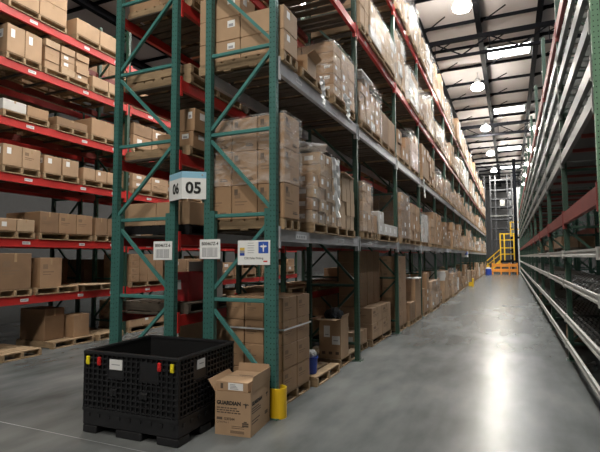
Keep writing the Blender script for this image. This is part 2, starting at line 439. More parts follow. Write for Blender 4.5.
# rack D on the right
DY = [1.85+3.15*k for k in range(15)]
DX = .75
WD = .92
frD0 = make_frame('light green punched upright frame of right rack at the right edge of view', (DX+WD/2, DY[1], 0), WD, 6.3, 'ltgreen', 'ltgreen', True, True, False)
frD2 = make_frame('green punched upright frame of right rack, first beyond the light green one', (DX+WD/2, DY[2], 0), WD, 6.3, 'green', 'green', True, True, False, 'uprights of the right rack')
for k in range(3, 15): dup(frD2, (DX+WD/2, DY[k], 0), 'green punched upright frame of right rack, %s beyond the light green one' % ORD[k-1])
frD3 = make_frame('dark green upright frame at back of right rack, nearest the camera', (DX+1.12+WD/2, DY[1], 0), WD, 6.3, 'green', 'green', False, False, False, 'rear uprights of the right rack')
for k in range(2, 12): dup(frD3, (DX+1.12+WD/2, DY[k], 0), 'dark green upright frame at back of right rack, %s from the camera' % ORD[k])
LD = 3.15-PD+.004
rail_h = .085
RZ = [.25, .63, 1.145, 1.58]
rl = MB().prism([(0, -rail_h/2), (-.03, -rail_h/2), (-.03, -.020), (-.024, -.010), (-.024, .010), (-.03, .020), (-.03, rail_h/2), (0, rail_h/2)], 0, 3.15, 'rail').mesh('rail')
clp = MB().box(-.036, .004, .0, .085, -.065, .055, 'rail').mesh('clamp')
for k in range(1, 14):
    for i, z in enumerate(RZ):
        r = thing('guard_rail', 'white steel guard rail along right rack, %s height, %s bay from the camera' % (['ankle', 'knee', 'hip', 'chest'][i], ORD[k]), 'guard rail', (DX, DY[k], z), 0, 'white guard rails of the right rack')
        part('rail', rl, r)
        if k < 8: part('clamp', clp, r)
DZ = [(2.115, .17, 'rust'), (3.02, .13, 'silver'), (3.33, .15, 'silver'), (3.78, .15, 'silver'), (4.21, .15, 'silver'), (4.62, .14, 'silver'), (5.04, .2, 'rust')]
for i, (z, h, m) in enumerate(DZ):
    for k in range(1, 14):
        if m == 'rust':
            w_ = 'lower' if i == 0 else 'upper'
            beam('faded_red_beam', 'faded red %s load beam of right rack, %s bay from the camera' % (w_, ORD[k]), DX-.006, DY[k]+PD-.002, z, LD, h, 'rust', -1, 'faded red beams of the right rack', k < 6)
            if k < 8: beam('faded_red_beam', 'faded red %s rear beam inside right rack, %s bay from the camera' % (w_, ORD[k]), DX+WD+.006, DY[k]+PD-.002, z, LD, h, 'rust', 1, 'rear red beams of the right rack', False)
        else:
            beam('silver_beam', 'bright silver beam of right rack, %s silver level, %s bay from the camera' % (ORD[i], ORD[k]), DX-.006, DY[k]+PD-.002, z, LD, h, 'silver', -1, 'silver beams of the right rack', k < 6)
# roller decks between the silver beams
rd = MB().box(.0, .86, .05, 3.05, -.075, -.062, 'roller')
for j in range(9):
    y = .22+.335*j
    rd.box(.0, .86, y-.02, y+.02, -.06, 0, 'silver')
    for q in range(1, 14):
        rd.tube((.03+.06*q, y+.03, -.012), (.03+.06*q, y+.30 if j < 8 else y+.12, -.012), .018, 'roller', 6)
rdm = rd.mesh('roller_deck')
for q in (.45, 1.3, 2.15): rd.box(.0, .86, q-.02, q+.02, -.12, -.0755, 'rust')
rdm0 = rd.mesh('roller_deck')
rd = MB()
for j in range(9):
    y = .22+.335*j; rd.box(.0, .86, y-.02, y+.02, -.06, 0, 'silver')
for q in (.28, .58): rd.box(q-.02, q+.02, .1, 3.0, -.1, -.0605, 'silver')
rdm = rd.mesh('roller_deck')
for i, (z, h, m) in enumerate(DZ):
    if m != 'silver': continue
    for k in range(1, 12):
        tag(link('roller_deck' if i == 1 else 'cross_bar_deck', rdm0 if i == 1 else rdm, (DX+.05, DY[k]+.05, z+.03)), ('dark roller deck' if i == 1 else 'open steel cross-bar deck')+' of right rack, %s silver level, %s bay from the camera' % (ORD[i], ORD[k]), 'roller deck', 'roller decks of the right rack')

low = MB().box(.0, .86, .05, 3.05, -.075, -.062, 'roller')
for j_ in range(9):
    y = .22+.335*j_; low.box(.0, .86, y-.02, y+.02, -.06, 0, 'roller')
    for q in range(14): low.tube((.03+.06*q, y+.03, -.012), (.03+.06*q, y+.30 if j_ < 8 else y+.12, -.012), .018, 'black', 6)
low = low.mesh('roller_deck')
for i, z in enumerate((.66, 1.16)):
    for k in range(1, 9):
        tag(link('roller_deck', low, (DX+.05, DY[k]+.05, z)), 'black roller deck behind white rails of right rack, %s one, %s bay from camera' % (('lower', 'upper')[i], ORD[k]), 'roller deck', 'low roller decks of the right rack')

# ------------------------------------------------------------------ pallets and cartons
CARTONS = []      # every carton: (box corners, look, label, detail)
PAL = {}
def pallet(X0, X1, Y0, Y1, z, label, m='wood', H=.115, parts=False, rz=0., group=None):
    w, d = X1-X0, Y1-Y0
    key = (round(w, 2), round(d, 2), m, parts, H)
    def boards(T):
        n = max(4, int(w/.135)); p = MB()
        for i in range(n):
            y = -w/2+(i+.5)*w/n; b = w/n*.40
            p.box(y-b, y+b, -d/2, d/2, H-.016, H, m)
        return p
    def stringer(p, y): return p.box(-w/2, w/2, y-.022, y+.022, .016, H-.016, m)
    def base(p):
        n = max(3, int(w/.25))
        for i in range(n):
            y = -w/2+.05+(w-.1)*i/(n-1); p.box(y-.045, y+.045, -d/2, d/2, 0, .016, m)
        return p
    if key not in PAL:
        if parts: PAL[key] = (boards(0).mesh('deck_boards'), stringer(MB(), 0).mesh('stringer'), base(MB()).mesh('base_boards'))
        else:
            p = boards(0)
            for y in (-d/2+.023, 0, d/2-.023): stringer(p, y)
            PAL[key] = (base(p).mesh('pallet'),)
    ms = PAL[key]; loc = ((X0+X1)/2, (Y0+Y1)/2, z)
    if not parts: return tag(link('pallet', ms[0], loc, rz), label, 'pallet', group)
    r = thing('pallet', label, 'pallet', loc, rz, group)
    part('deck_boards', ms[0], r); part('base_boards', ms[2], r)
    for y in (-d/2+.023, 0, d/2-.023): part('stringer', ms[1], r, (0, y, 0))
    return r
LOOK = {'card0': 'brown', 'card1': 'tan', 'card2': 'pale', 'card3': 'dark brown', 'card4': 'white'}
def carton(x0, x1, y0, y1, z0, z1, m, label, style=0, rz=0.):
    CARTONS.append(((x0, x1, y0, y1, z0, z1), m, label, style, rz))
WRAPS = []
def pos_word(i, nx, j, ny):
    c = '' if nx == 1 else ['left', 'right'][i] if nx == 2 else ['left', 'middle', 'right'][i] if nx == 3 else ORD[i+1]+'-column'
    r = '' if ny == 1 else 'front' if j == 0 else 'rear' if j == ny-1 else ORD[j+1]+'-row'
    return (r+' '+c).strip()
def lay_word(l, n): return 'only' if n == 1 else 'bottom' if l == 0 else 'top' if l == n-1 else ORD[l+1]
COUNT = {}
RACKN = {'A': 'main rack', 'B': 'inner rack', 'C': 'red left rack', 'D': 'right rack', 'E': 'rearmost left rack'}
LEVNAME = ['floor', 'first level', 'second level', 'third level', 'fourth level', 'fifth level', 'sixth level']
def load(rack, lev, X0, X1, Y0, Y1, z, nx, ny, nz, h, looks=('card0',), wrap=0, drop=0., pal='wood', style=(0,), npal=1, parts=False, jit=.004, oh=.0, heap=0., shellx=1):
    """one pallet with its stack of cartons (only the outside of the stack) and perhaps stretch film"""
    key = (rack, lev); COUNT[key] = COUNT.get(key, 0)+1
    where = '%s pallet on %s, %s' % (ORD[COUNT[key]], LEVNAME[lev], RACKN[rack])
    zz = z
    for q in range(npal):
        ex = 'wooden' if pal == 'wood' else 'weathered grey wooden' if pal == 'wood_dark' else 'black plastic'
        pallet(X0, X1, Y0, Y1, zz, '%s pallet, %s' % (ex, where) if npal == 1 else '%s pallet, %s of its stack, %s' % (ex, lay_word(q, npal), where), pal, parts=parts,
               group='pallets of the '+RACKN[rack])
        zz += .1155
    if nz == 0: return zz
    X0 += oh; Y0 += oh; Y1 -= oh
    hs = h if isinstance(h, (list, tuple)) else [h]*nz
    base = R.choice(looks); z0 = zz; gp = .004+jit
    stepx, stepy = (X1-X0)/nx, (Y1-Y0)/ny
    tops = {}
    for i in range(nx):
        for j in range(ny):
            n_ = nz
            if drop and R.random() < drop: n_ = max(1, nz-1-(R.random() < .3))
            tops[i, j] = n_
    for i in range(nx):
        for j in range(ny):
            zc = z0
            for l in range(tops[i, j]):
                hh = hs[l]
                if not (0 < i < nx-shellx and 0 < j < ny-1 and l < nz-1):
                    m = base if R.random() < .75 else R.choice(looks)
                    a, b = R.uniform(-jit, jit), R.uniform(-jit, jit)
                    carton(X0+i*stepx+gp+a, X0+(i+1)*stepx-gp+a, Y0+j*stepy+gp+b, Y0+(j+1)*stepy-gp+b, zc, zc+hh-.002, m,
                           '%s carton, %s layer%s, %s' % (LOOK[m], lay_word(l, nz), (' '+pos_word(i, nx, j, ny)).rstrip(), where), R.choice(style), R.uniform(-.006, .006) if jit > .003 else 0)
                zc += hh
    top = z0+sum(hs)
    if wrap: WRAPS.append((X0, X1, Y0, Y1, z0+(.0 if wrap == 1 else hs[0]), top, where))
    return top

LZ = [0]+[z+BH/2+.001 for z in AZ]; LZ[2] += .01
XA0, XA1 = -2.99, -2.05
B4 = ('card0', 'card1', 'card0', 'card1', 'card2')
# ---- main rack, floor
load('A', 0, -2.92, -2.20, 4.52, 5.24, 0, 3, 2, 4, .252, ('card0',), style=(1,), parts=True, jit=.002)
pallet(-2.92, -2.15, 5.34, 6.16, 0, 'wooden pallet on floor beside the blue bucket, main rack', 'wood', parts=True)
pallet(-2.95, -2.21, 6.36, 7.24, 0, 'wooden pallet under the tall opened carton, main rack', 'wood', parts=True)
COUNT['A', 0] = 3
load('A', 0, -2.86, -2.28, 7.34, 7.98, 0, 2, 2, 1, .22, ('card2', 'card1'), style=(2, 0), parts=True)
load('A', 0, -2.86, -2.22, 8.06, 9.50, 0, 2, 2, 2, .27, ('card1', 'card0'), style=(1,), parts=True, oh=.02)
load('A', 0, -2.9, -2.12, 9.84, 10.55, 0, 2, 2, 5, .29, ('card0',), style=(1,), parts=True)
load('A', 0, -2.9, -2.08, 10.70, 11.35, 0, 2, 2, 2, .2, ('card3', 'card0'), style=(1, 0))
load('A', 0, -2.9, -2.08, 11.44, 12.2, 0, 2, 2, 3, .30, ('card1', 'card0'), style=(1, 0))
# cartons standing deeper in, behind the first pallets
for i in range(3):
    for l in range(5):
        carton(-2.84, -2.44, 8.1+.46*i, 8.54+.46*i, .661+.20*l-.0, .859+.20*l, 'card3', 'dark brown carton, %s up, %s column, tall stack behind second bay floor pallets, main rack' % (ORD[l+1], ORD[i+1]), 1)
# ---- first level
load('A', 1, -3.0, -2.06, 4.26, 4.64, LZ[1], 3, 1, 3, .36, ('card0',), wrap=2, style=(3,), jit=.0)
load('A', 1, XA0, -2.04, 4.98, 5.84, LZ[1], 2, 4, 6, .145, ('card1', 'card0', 'card2'), wrap=1, style=(2, 2, 0), drop=.2, jit=.012)
load('A', 1, XA0, -2.07, 5.90, 6.66, LZ[1], 2, 4, 4, .185, ('card1', 'card2', 'card0'), style=(0, 1), jit=.008)
load('A', 1, XA0, -2.05, 7.02, 7.52, LZ[1], 2, 2, 5, .155, ('card0', 'card1'), wrap=1, style=(2, 0))
load('A', 1, XA0, -2.06, 7.58, 7.92, LZ[1], 2, 1, 2, .15, ('card0',))
load('A', 1, -2.52, -2.05, 8.0, 9.45, LZ[1], 1, 4, 2, .20, ('card4',), style=(2,), drop=.35)
carton(-3.0, -2.56, 8.1, 9.5, LZ[1]+.118, LZ[1]+.95, 'card0', 'large plain brown carton standing behind the white cartons, main rack first level', 0)
pallet(-3.02, -2.54, 8.0, 9.55, LZ[1], 'wooden pallet under the large plain brown carton, main rack first level')
load('A', 1, XA0, -2.04, 9.80, 10.62, LZ[1], 2, 3, 5, .19, ('card3', 'card0'), wrap=1, style=(2, 1))
load('A', 1, XA0, -2.06, 10.68, 12.2, LZ[1], 2, 5, 4, .21, ('card0', 'card1'), style=(1, 2), jit=.012)
# ---- second level
load('A', 2, -3.12, -2.06, 4.26, 4.60, LZ[2], 2, 1, 3, [.225, .26, .27], ('card1',), style=(4,), jit=.0)
CARTONS[:] = [c for c in CARTONS if not ('top layer right, first pallet on second level, main rack' in c[2])]
pallet(-2.95, -2.06, 4.72, 5.60, LZ[2], 'wooden pallet under the small opened carton, main rack second level', 'wood')
load('A', 2, XA0, -2.05, 5.74, 6.66, LZ[2], 2, 3, 5, .145, ('card1', 'card0'), wrap=1, style=(4, 4, 0))
load('A', 2, XA0, -2.06, 7.02, 8.25, LZ[2], 2, 4, 5, .155, ('card2', 'card4', 'card1', 'card0'), wrap=1, style=(0, 2), drop=.5, jit=.015)
load('A', 2, XA0, -2.08, 8.35, 9.50, LZ[2], 2, 2, 1, .55, ('card0', 'card3'), style=(0,), drop=.0)
load('A', 2, XA0, -2.08, 9.8, 11.0, LZ[2], 2, 3, 2, .28, ('card0', 'card1'), style=(0, 2), drop=.3, jit=.015)
load('A', 2, XA0, -2.08, 11.1, 12.2, LZ[2], 2, 3, 4, .22, ('card0', 'card2'), wrap=1, style=(1,), drop=.2)
# ---- third level
load('A', 3, XA0, -2.06, 4.3, 5.9, LZ[3], 2, 3, 3, .30, B4, style=(0,))
load('A', 3, XA0, -2.06, 7.04, 7.55, LZ[3], 2, 2, 2, .32, ('card1',), style=(0,))
load('A', 3, XA0, -2.05, 7.60, 9.50, LZ[3], 2, 5, 3, .22, ('card2', 'card4'), wrap=1, style=(0, 2), drop=.2)
# ---- fourth level
load('A', 4, XA0, -2.05, 7.04, 8.1, LZ[4], 2, 3, 3, .28, ('card2',), wrap=1, style=(0,))
load('A', 4, XA0, -2.05, 8.2, 9.50, LZ[4], 2, 3, 3, .30, ('card2', 'card4'), wrap=1, style=(0,), drop=.2)
# ---- the rest of the main rack
for k in range(2, 16):
    y0, y1 = AY[k]+.13, AY[k]+BAY-.06
    if k == 2: levs = (3, 4)
    else: levs = (0, 1, 2, 3, 4)
    for lv in levs:
        mid = y0+(y1-y0)*R.uniform(.42, .58)
        for a, b in ((y0, mid-.16), (mid+.13, y1)):
            mh = {0: R.uniform(.45, 1.05), 1: R.uniform(.5, 1.08), 2: R.uniform(.4, .95), 3: R.uniform(.5, 1.15), 4: R.uniform(.6, 1.15)}[lv]
            nz = R.choice((3, 4, 4, 5)) if k < 8 else R.choice((2, 3, 3))
            ny = R.choice((2, 3, 4)) if k < 8 else R.choice((2, 3))
            pale = lv >= 3
            load('A', lv, XA0, -2.05+R.uniform(-.05, .02), a, b, LZ[lv], 2, ny, nz, mh/nz,
                 R.choice((('card1', 'card0'), ('card2', 'card1'), ('card4', 'card1'))) if pale else R.choice((('card0', 'card1'), ('card1', 'card2'), ('card0', 'card3'), ('card0',), ('card1', 'card4'))),
                 wrap=int(R.random() < (.6 if pale else .4)), style=(0, 0, 1, 2), drop=R.choice((.1, .3, .5)), jit=.015)
# ---- inner rack (behind the 06 side)
def BL(i): return BZ[i]+BH/2+.001
XB0, XB1 = -4.27, -3.30
load('B', 1, XB0, XB1, 4.36, 5.5, BL(0), 1, 1, 0, 0, pal='wood_dark', npal=1)
load('B', 2, XB0, XB1, 4.36, 5.5, BL(1), 2, 1, 1, .27, ('card1', 'card0'), pal='black', jit=0)
t_ = load('B', 3, XB0, XB1, 4.36, 5.5, BL(2), 1, 1, 0, 0, pal='wood')
carton(-3.86, -3.33, 4.45, 4.95, t_, t_+.19, 'card0', 'brown carton with white label, lower of two on the lone pallet, inner rack', 4)
carton(-3.62, -3.31, 4.45, 4.95, t_+.192, t_+.46, 'card0', 'brown carton with white label, upper of two on the lone pallet, inner rack', 4)
load('B', 4, XB0, XB1, 4.36, 5.5, BL(3), 1, 1, 0, 0, pal='wood', npal=2)
load('B', 5, XB0, XB1, 4.36, 5.5, BL(4), 2, 2, 2, .26, ('card1', 'card0'), pal='wood')
load('B', 6, XB0, XB1, 4.36, 5.5, BL(5), 1, 1, 0, 0, pal='wood', npal=1)
for k in range(0, 4):
    for lv in range(1, 7):
        y0 = AY[k]+.16 if k else AY[0]+1.5
        sp = ((y0, y0+1.1), (y0+1.25, y0+2.4)) if k else ((y0, y0+1.1),)
        for a, b in sp:
            if R.random() < .3: continue
            bare = R.random() < .45
            load('B', lv, XB0, XB1, a, b, BL(lv-1), 2, 2, 0 if bare else R.choice((1, 2)), R.uniform(.16, .25), ('card3', 'card0'), pal=R.choice(('wood', 'wood_dark')), npal=R.choice((1, 1, 2)) if bare else 1)
for k in (0, 1, 2, 3):
    load('B', 0, XB0, XB1, AY[k]+.3 if k else 5.4, AY[k]+1.5 if k else 6.6, 0, 2, 2, R.choice((1, 2)), .3, ('card3', 'card0'), pal='wood_dark')
# ---- red left rack, bay seen at the left edge, from the top down
def CL(i): return CZ[i]+.0665
XC0, XC1 = -8.1, -7.22
load('C', 5, XC0, XC1, 4.80, 5.42, CL(4), 1, 2, 1, .46, ('card1',), style=(4,), jit=0)
load('C', 5, XC0, XC1, 5.48, 6.42, CL(4), 2, 3, 4, .125, ('card2', 'card1'), style=(2, 0), jit=.012)
load('C', 5, XC0, XC1, 6.50, 7.30, CL(4), 2, 2, 1, .2, ('card1',), style=(0,))
load('C', 4, XC0, XC1, 4.78, 5.60, CL(3), 1, 2, 1, .17, ('card0', 'card4'), style=(2, 0))
load('C', 4, XC0, XC1, 5.75, 6.42, CL(3), 2, 1, 1, .14, ('card3',), style=(0,))
load('C', 4, XC0, XC1, 6.50, 7.20, CL(3), 1, 1, 1, .32, ('card0',), style=(0,))
load('C', 3, XC0, XC1, 4.80, 5.46, CL(2), 2, 2, 1, .34, ('card0', 'card1'), style=(1, 4), jit=0)
load('C', 3, XC0, XC1, 5.52, 6.25, CL(2), 2, 2, 1, .30, ('card1', 'card0'), style=(4, 0), jit=.01)
load('C', 3, XC0, XC1, 6.34, 7.20, CL(2), 2, 3, 1, .22, ('card0', 'card1'), style=(4, 0))
load('C', 2, XC0, XC1, 4.76, 5.40, CL(1), 2, 2, 1, .2, ('card1', 'card2'), style=(0, 2))
load('C', 2, XC0, XC1, 5.48, 6.58, CL(1), 2, 3, 1, .36, ('card3', 'card0'), style=(1,), jit=0)
load('C', 2, XC0, XC1, 6.65, 7.25, CL(1), 2, 2, 1, .34, ('card3',), style=(0,))
load('C', 1, XC0, XC1, 4.80, 5.38, CL(0), 2, 1, 1, .58, ('card3',), style=(1,), jit=.01)
pallet(XC0, XC1, 5.44, 6.30, CL(0), 'wooden pallet under the leaning tan carton, red left rack first level')
carton(-7.72, -7.28, 5.52, 5.98, CL(0)+.1165, CL(0)+.62, 'card0', 'tan carton standing alone beside the dark brown pair, red left rack first level', 1, .1)
load('C', 1, XC0, XC1, 6.40, 7.25, CL(0), 1, 1, 0, 0)
load('C', 6, XC0, XC1, 4.80, 5.9, CL(5), 2, 2, 2, .3, ('card2', 'card1'), style=(0,))
load('C', 6, XC0, XC1, 6.1, 7.2, CL(5), 2, 2, 1, .3, ('card1',), style=(0,))
load('C', 0, XC0, -7.15, 5.75, 6.62, 0, 1, 1, 0, 0, parts=True)
carton(-8.05, -7.42, 5.78, 6.18, .1165, .66, 'card3', 'tall dark brown carton on floor pallet under the red left rack', 0)
carton(-7.55, -7.25, 6.24, 6.58, .1165, .52, 'card0', 'small tan carton on floor pallet beside the tall dark carton, red left rack', 0)
load('C', 0, XC0, -7.1, 6.68, 7.30, 0, 1, 1, 0, 0, parts=True)
load('C', 0, -7.9, -6.92, 4.70, 5.36, 0, 1, 1, 0, 0, parts=True)
load('C', 1, -8.0, -7.22, 7.60, 8.60, CL(0), 2, 4, 4, .145, ('card0',), style=(1,), jit=.003)
for k in (2, 3, 4):
    for lv in range(0, 7):
        for a, b in ((CY[k]+.15, CY[k]+1.3), (CY[k]+1.42, CY[k]+2.6)):
            if (k, lv) == (2, 1) and a < 8: continue
            if R.random() < .15: continue
            nz = R.choice((1, 2, 2, 3)); hh = R.uniform(.25, .55)
            load('C', lv, XC0, XC1, a, b, 0 if lv == 0 else CL(lv-1), 2, R.choice((2, 3)), nz, hh/nz, R.choice((('card0', 'card1'), ('card1', 'card2'), ('card3', 'card0'))), style=(0, 1, 2), drop=.2)
for k in (1, 2, 3):
    for lv in range(0, 7):
        for a, b in ((CY[k]+.15, CY[k]+1.3), (CY[k]+1.42, CY[k]+2.6)):
            if R.random() < .35 or lv == 0: continue
            load('E', lv, -9.42, -8.55, a, b, 0 if lv == 0 else CL(lv-1), 2, 2, R.choice((1, 2)), R.uniform(.18, .28), ('card0', 'card3'), style=(0,))
# ---- right rack: a few stacks inside at low level
for k in range(1, 8):
    y = DY[k]+.25
    if k in (1, 3, 4, 6): load('D', 1, 1.02, 1.66, y+.1, y+R.uniform(1.6, 2.6), RZ[3]+.045, 2, 4, 2, .13, ('card3',), style=(0, 1), drop=.3, pal='wood_dark')
    if k in (2, 5): load('D', 0, .86, 1.2, y+.9, y+1.4, 0, 1, 1, 1, .22, ('card0',), style=(1,), pal='wood_dark')

# ---- decide which cartons are individuals: the 300 that show largest from the aisle
CAM = Vector((0, 0, 1.55))
yaw, pit, rol = math.radians(23.94), math.radians(3.77), math.radians(-.223)
FW = Vector((-math.sin(yaw)*math.cos(pit), math.cos(yaw)*math.cos(pit), math.sin(pit)))
RT = Vector((math.cos(yaw), math.sin(yaw), 0)); UP = RT.cross(FW)
RT2 = RT*math.cos(rol)+UP*math.sin(rol); UP2 = UP*math.cos(rol)-RT*math.sin(rol)
vs, fs = [], []
for (x0, x1, y0, y1, z0, z1), *_ in CARTONS:
    o = len(vs); vs += [(x, y, z) for z in (z0, z1) for y in (y0, y1) for x in (x0, x1)]
    fs += [tuple(o+i for i in f) for f in ((0, 2, 3, 1), (4, 5, 7, 6), (0, 1, 5, 4), (2, 6, 7, 3), (0, 4, 6, 2), (1, 3, 7, 5))]
bvh = BVHTree.FromPolygons(vs, fs)
hits = [0]*len(CARTONS)
for py in range(1, 452, 2):
    for px in range(1, 600, 2):
        d = FW*473+RT2*(px-300)-UP2*(py-226)
        h = bvh.ray_cast(CAM, d.normalized())
        if h[2] is not None: hits[h[2]//6] += 1
order = sorted(range(len(CARTONS)), key=lambda i: -hits[i])
chosen = set(i for i in order[:292] if hits[i] > 0)
NUM_VIS = sum(1 for h in hits if h > 0)

CM = {}
def face_quad(mb, w, d, h, face, u0, u1, v0, v1, m, e=.0012):
    """a printed rectangle on a carton face; u,v in 0..1"""
    if face == 'f': mb.box(-w/2+u0*w, -w/2+u1*w, -d/2-e, -d/2, v0*h, v1*h, m)
    elif face == 'r': mb.box(w/2, w/2+e, -d/2+u0*d, -d/2+u1*d, v0*h, v1*h, m)
    else: mb.box(-w/2+u0*w, -w/2+u1*w, -d/2+v0*d, -d/2+v1*d, h, h+e, m)
def carton_body(w, d, h, m, style, fine):
    mb = MB().box(-w/2, w/2, -d/2, d/2, 0, h, m, min(.006, h*.04) if fine else 0)
    if fine:
        # flap seam round the top and down the corner
        face_quad(mb, w, d, h, 't', .0, 1., .492, .508, 'ink', .0006)
        if style in (1, 3):
            for f in 'fr':
                face_quad(mb, w, d, h, f, .12, .34, .62, .78, 'inkfade'); face_quad(mb, w, d, h, f, .12, .62, .50, .54, 'inkfade')
                face_quad(mb, w, d, h, f, .12, .5, .42, .45, 'inkfade')
            if style == 3:
                for f in 'fr':
                    face_quad(mb, w, d, h, f, .55, .85, .14, .18, 'ink'); face_quad(mb, w, d, h, f, .55, .8, .20, .22, 'ink')
                    face_quad(mb, w, d, h, f, .1, .24, .72, .9, 'ink')
    return mb
KEEP = {}
for i, ((x0, x1, y0, y1, z0, z1), m, label, style, rz) in enumerate(CARTONS):
    if i not in chosen: continue
    w, d, h = x1-x0, y1-y0, z1-z0
    fine = hits[i] >= 12
    key = (round(w, 3), round(d, 3), round(h, 3), m, style, fine)
    loc = ((x0+x1)/2, (y0+y1)/2, z0)
    if not fine:
        if key not in CM: CM[key] = carton_body(w, d, h, m, style, False).mesh('carton')
        tag(link('carton', CM[key], loc, rz), label, 'carton', 'cartons on the racks'); continue
    if key not in CM:
        tp = MB(); face_quad(tp, w, d, h, 't', 0, 1, .46, .54, 'tape', .0016)
        face_quad(tp, w, d, h, 'r', .46, .54, .76, 1., 'tape')
        lb = None
        if style in (2, 4):
            lf, ls = MB(), MB()
            if style == 4: face_quad(lf, w, d, h, 'f', .70, .88, .54, .84, 'paper', .002); face_quad(ls, w, d, h, 'r', .2, .42, .55, .85, 'paper', .002); face_quad(lf, w, d, h, 'f', .73, .84, .58, .7, 'grey_ink', .0026)
            else: face_quad(ls, w, d, h, 'r', .20, .46, .35, .72, 'paper', .002); face_quad(lf, w, d, h, 'f', .55, .8, .35, .72, 'paper', .002)
            lb = (lf.mesh('shipping_label'), ls.mesh('shipping_label'))
        CM[key] = (carton_body(w, d, h, m, style, True).mesh('body'), tp.mesh('packing_tape'), lb)
    b, tp, lb = CM[key]
    r = thing('carton', label, 'carton', loc, rz, 'cartons on the racks')
    part('body', b, r); part('packing_tape', tp, r)
    for l_ in lb or (): part('shipping_label', l_, r, label='white shipping label')
rest = MB()
for i, ((x0, x1, y0, y1, z0, z1), m, label, style, rz) in enumerate(CARTONS):
    if i in chosen: continue
    T = Matrix.Translation(((x0+x1)/2, (y0+y1)/2, z0)) @ Matrix.Rotation(rz, 4, 'Z')
    w, d, h = x1-x0, y1-y0, z1-z0
    rest.box(-w/2, w/2, -d/2, d/2, 0, h, m, T=T)
    if style in (2, 4): rest.box(w/2, w/2+.002, -d*.3, d*.02, h*.3, h*.75, 'paper', T=T)
solid('cartons', rest, 'brown, tan and white cartons stacked farther along the racks', 'cartons', kind='stuff')

# ---- stretch film around the wrapped loads
def film(X0, X1, Y0, Y1, z0, z1, where):
    p = MB(); nX, nY, nZ = 5, 7, 6; e = .014
    rr = random.Random(hash((round(X0, 2), round(Y0, 2), round(z0, 2))) & 65535)
    pts = []
    per = [(X0-e+(X1-X0+2*e)*i/nX, Y0-e) for i in range(nX)]+[(X1+e, Y0-e+(Y1-Y0+2*e)*i/nY) for i in range(nY)]
    per += [(X1+e-(X1-X0+2*e)*i/nX, Y1+e) for i in range(nX)]+[(X0-e, Y1+e-(Y1-Y0+2*e)*i/nY) for i in range(nY)]
    cx, cy = (X0+X1)/2, (Y0+Y1)/2; n = len(per)
    for k in range(nZ+1):
        z = z0+(z1+.012-z0)*k/nZ
        for x, y in per:
            q = rr.uniform(0, .012); dx, dy = x-cx, y-cy; l = math.hypot(dx, dy)
            pts.append((x+dx/l*q-cx, y+dy/l*q-cy, z-z0))
    f = [(k*n+i, k*n+(i+1) % n, (k+1)*n+(i+1) % n, (k+1)*n+i) for k in range(nZ) for i in range(n)]
    pts.append((0, 0, z1-z0+.02)); f += [(nZ*n+i, nZ*n+(i+1) % n, len(pts)-1) for i in range(n)]
    p.add(pts, f, 'wrap')
    o = solid('stretch_film', p, 'clear stretch film around the load of the '+where, 'plastic film', (cx, cy, z0), 0, 'stretch film on pallet loads')
for w in WRAPS:
    film(*w)
#MORE
# ------------------------------------------------------------------ signs on the near end
def plate(x0, x1, z0, z1, m='white', t=.004): return MB().box(x0, x1, -t/2, t/2, z0, z1, m)
A_, B_, C_ = Vector((-3.41, 4.140, 0)), Vector((-3.12, 3.985, 0)), Vector((-2.925, 4.140, 0))
sg = thing('aisle_sign', 'white folded sign reading 06 and 05 bolted across two teal posts', 'sign', (-3.17, 4.14, 2.165))
o3 = Vector((-3.17, 4.14, 0))
def vee(z0, z1, m, t=.005):
    p = []
    for q in (A_, B_, C_): p.append((q-o3)[:2])
    off = [(p[0][0], p[0][1]+t), (p[1][0], p[1][1]+t*1.4), (p[2][0], p[2][1]+t)]
    prof = [p[0], p[1], p[2], off[2], off[1], off[0]]
    return MB().prism(prof, z0, z1, m, 'z')
part('panel', vee(0, .222, 'white'), sg)
part('top_strip', vee(.222, .29, 'pale_blue'), sg, label='pale blue film strip')
def on_panel(P, Q, f, z, lift=.0035):
    d = (Q-P).normalized(); n = Vector((d.y, -d.x, 0)); c = P+(Q-P)*f-o3+n*lift
    T = Matrix.Identity(4); T.col[0] = (*d, 0); T.col[1] = (0, 0, 1, 0); T.col[2] = (*n, 0); T.col[3] = (c.x, c.y, z, 1); return T
part('lettering', text_mesh('06', .155, 'black_ink', on_panel(A_, B_, .55, .112), bold=.004), sg)
part('lettering', text_mesh('05', .165, 'black_ink', on_panel(B_, C_, .48, .112), bold=.005), sg)
bolts = MB()
part('bolt', MB().tube((-.215, -.018, .258), (-.215, .0, .258), .009, 'grey', 8), sg)
part('bolt', MB().tube((.215, -.03, .258), (.215, .0, .258), .009, 'grey', 8), sg)
def barcode_card(label, x, z, code):
    r = thing('barcode_card', label, 'sign', (x, 4.1425, z), 0)
    part('card', MB().box(-.128, .128, -.002, .003, 0, .205, 'white', .001), r)
    bars = MB(); rr = random.Random(code); xx = -.095
    bars.box(-.095, .095, -.0024, -.002, .022, .026, 'grey_ink')
    while xx < .09:
        w_ = rr.choice((.003, .005, .008)); bars.box(xx, xx+w_, -.0026, -.002, .022, .118, 'grey_ink'); xx += w_+rr.choice((.003, .004, .006))
    part('barcode', bars, r)
    part('lettering', text_mesh(code, .046, 'black_ink', Matrix.Translation((0, -.0028, .158)) @ FRONT, bold=.0008), r)
barcode_card('white barcode card on the teal post left of the sign, under aisle number 06', -3.49, 1.525, 'B00467Z-6')
barcode_card('white barcode card on the second teal post, under aisle number 05', -2.87, 1.535, 'B00467Z-4')
bs = thing('rack_end_sign', 'white sign with blue emblem square hung on the near end of main rack', 'sign', (-2.345, 4.1415, 1.475))
part('board', MB().box(-.185, .185, -.003, .003, 0, .245, 'white', .001), bs)
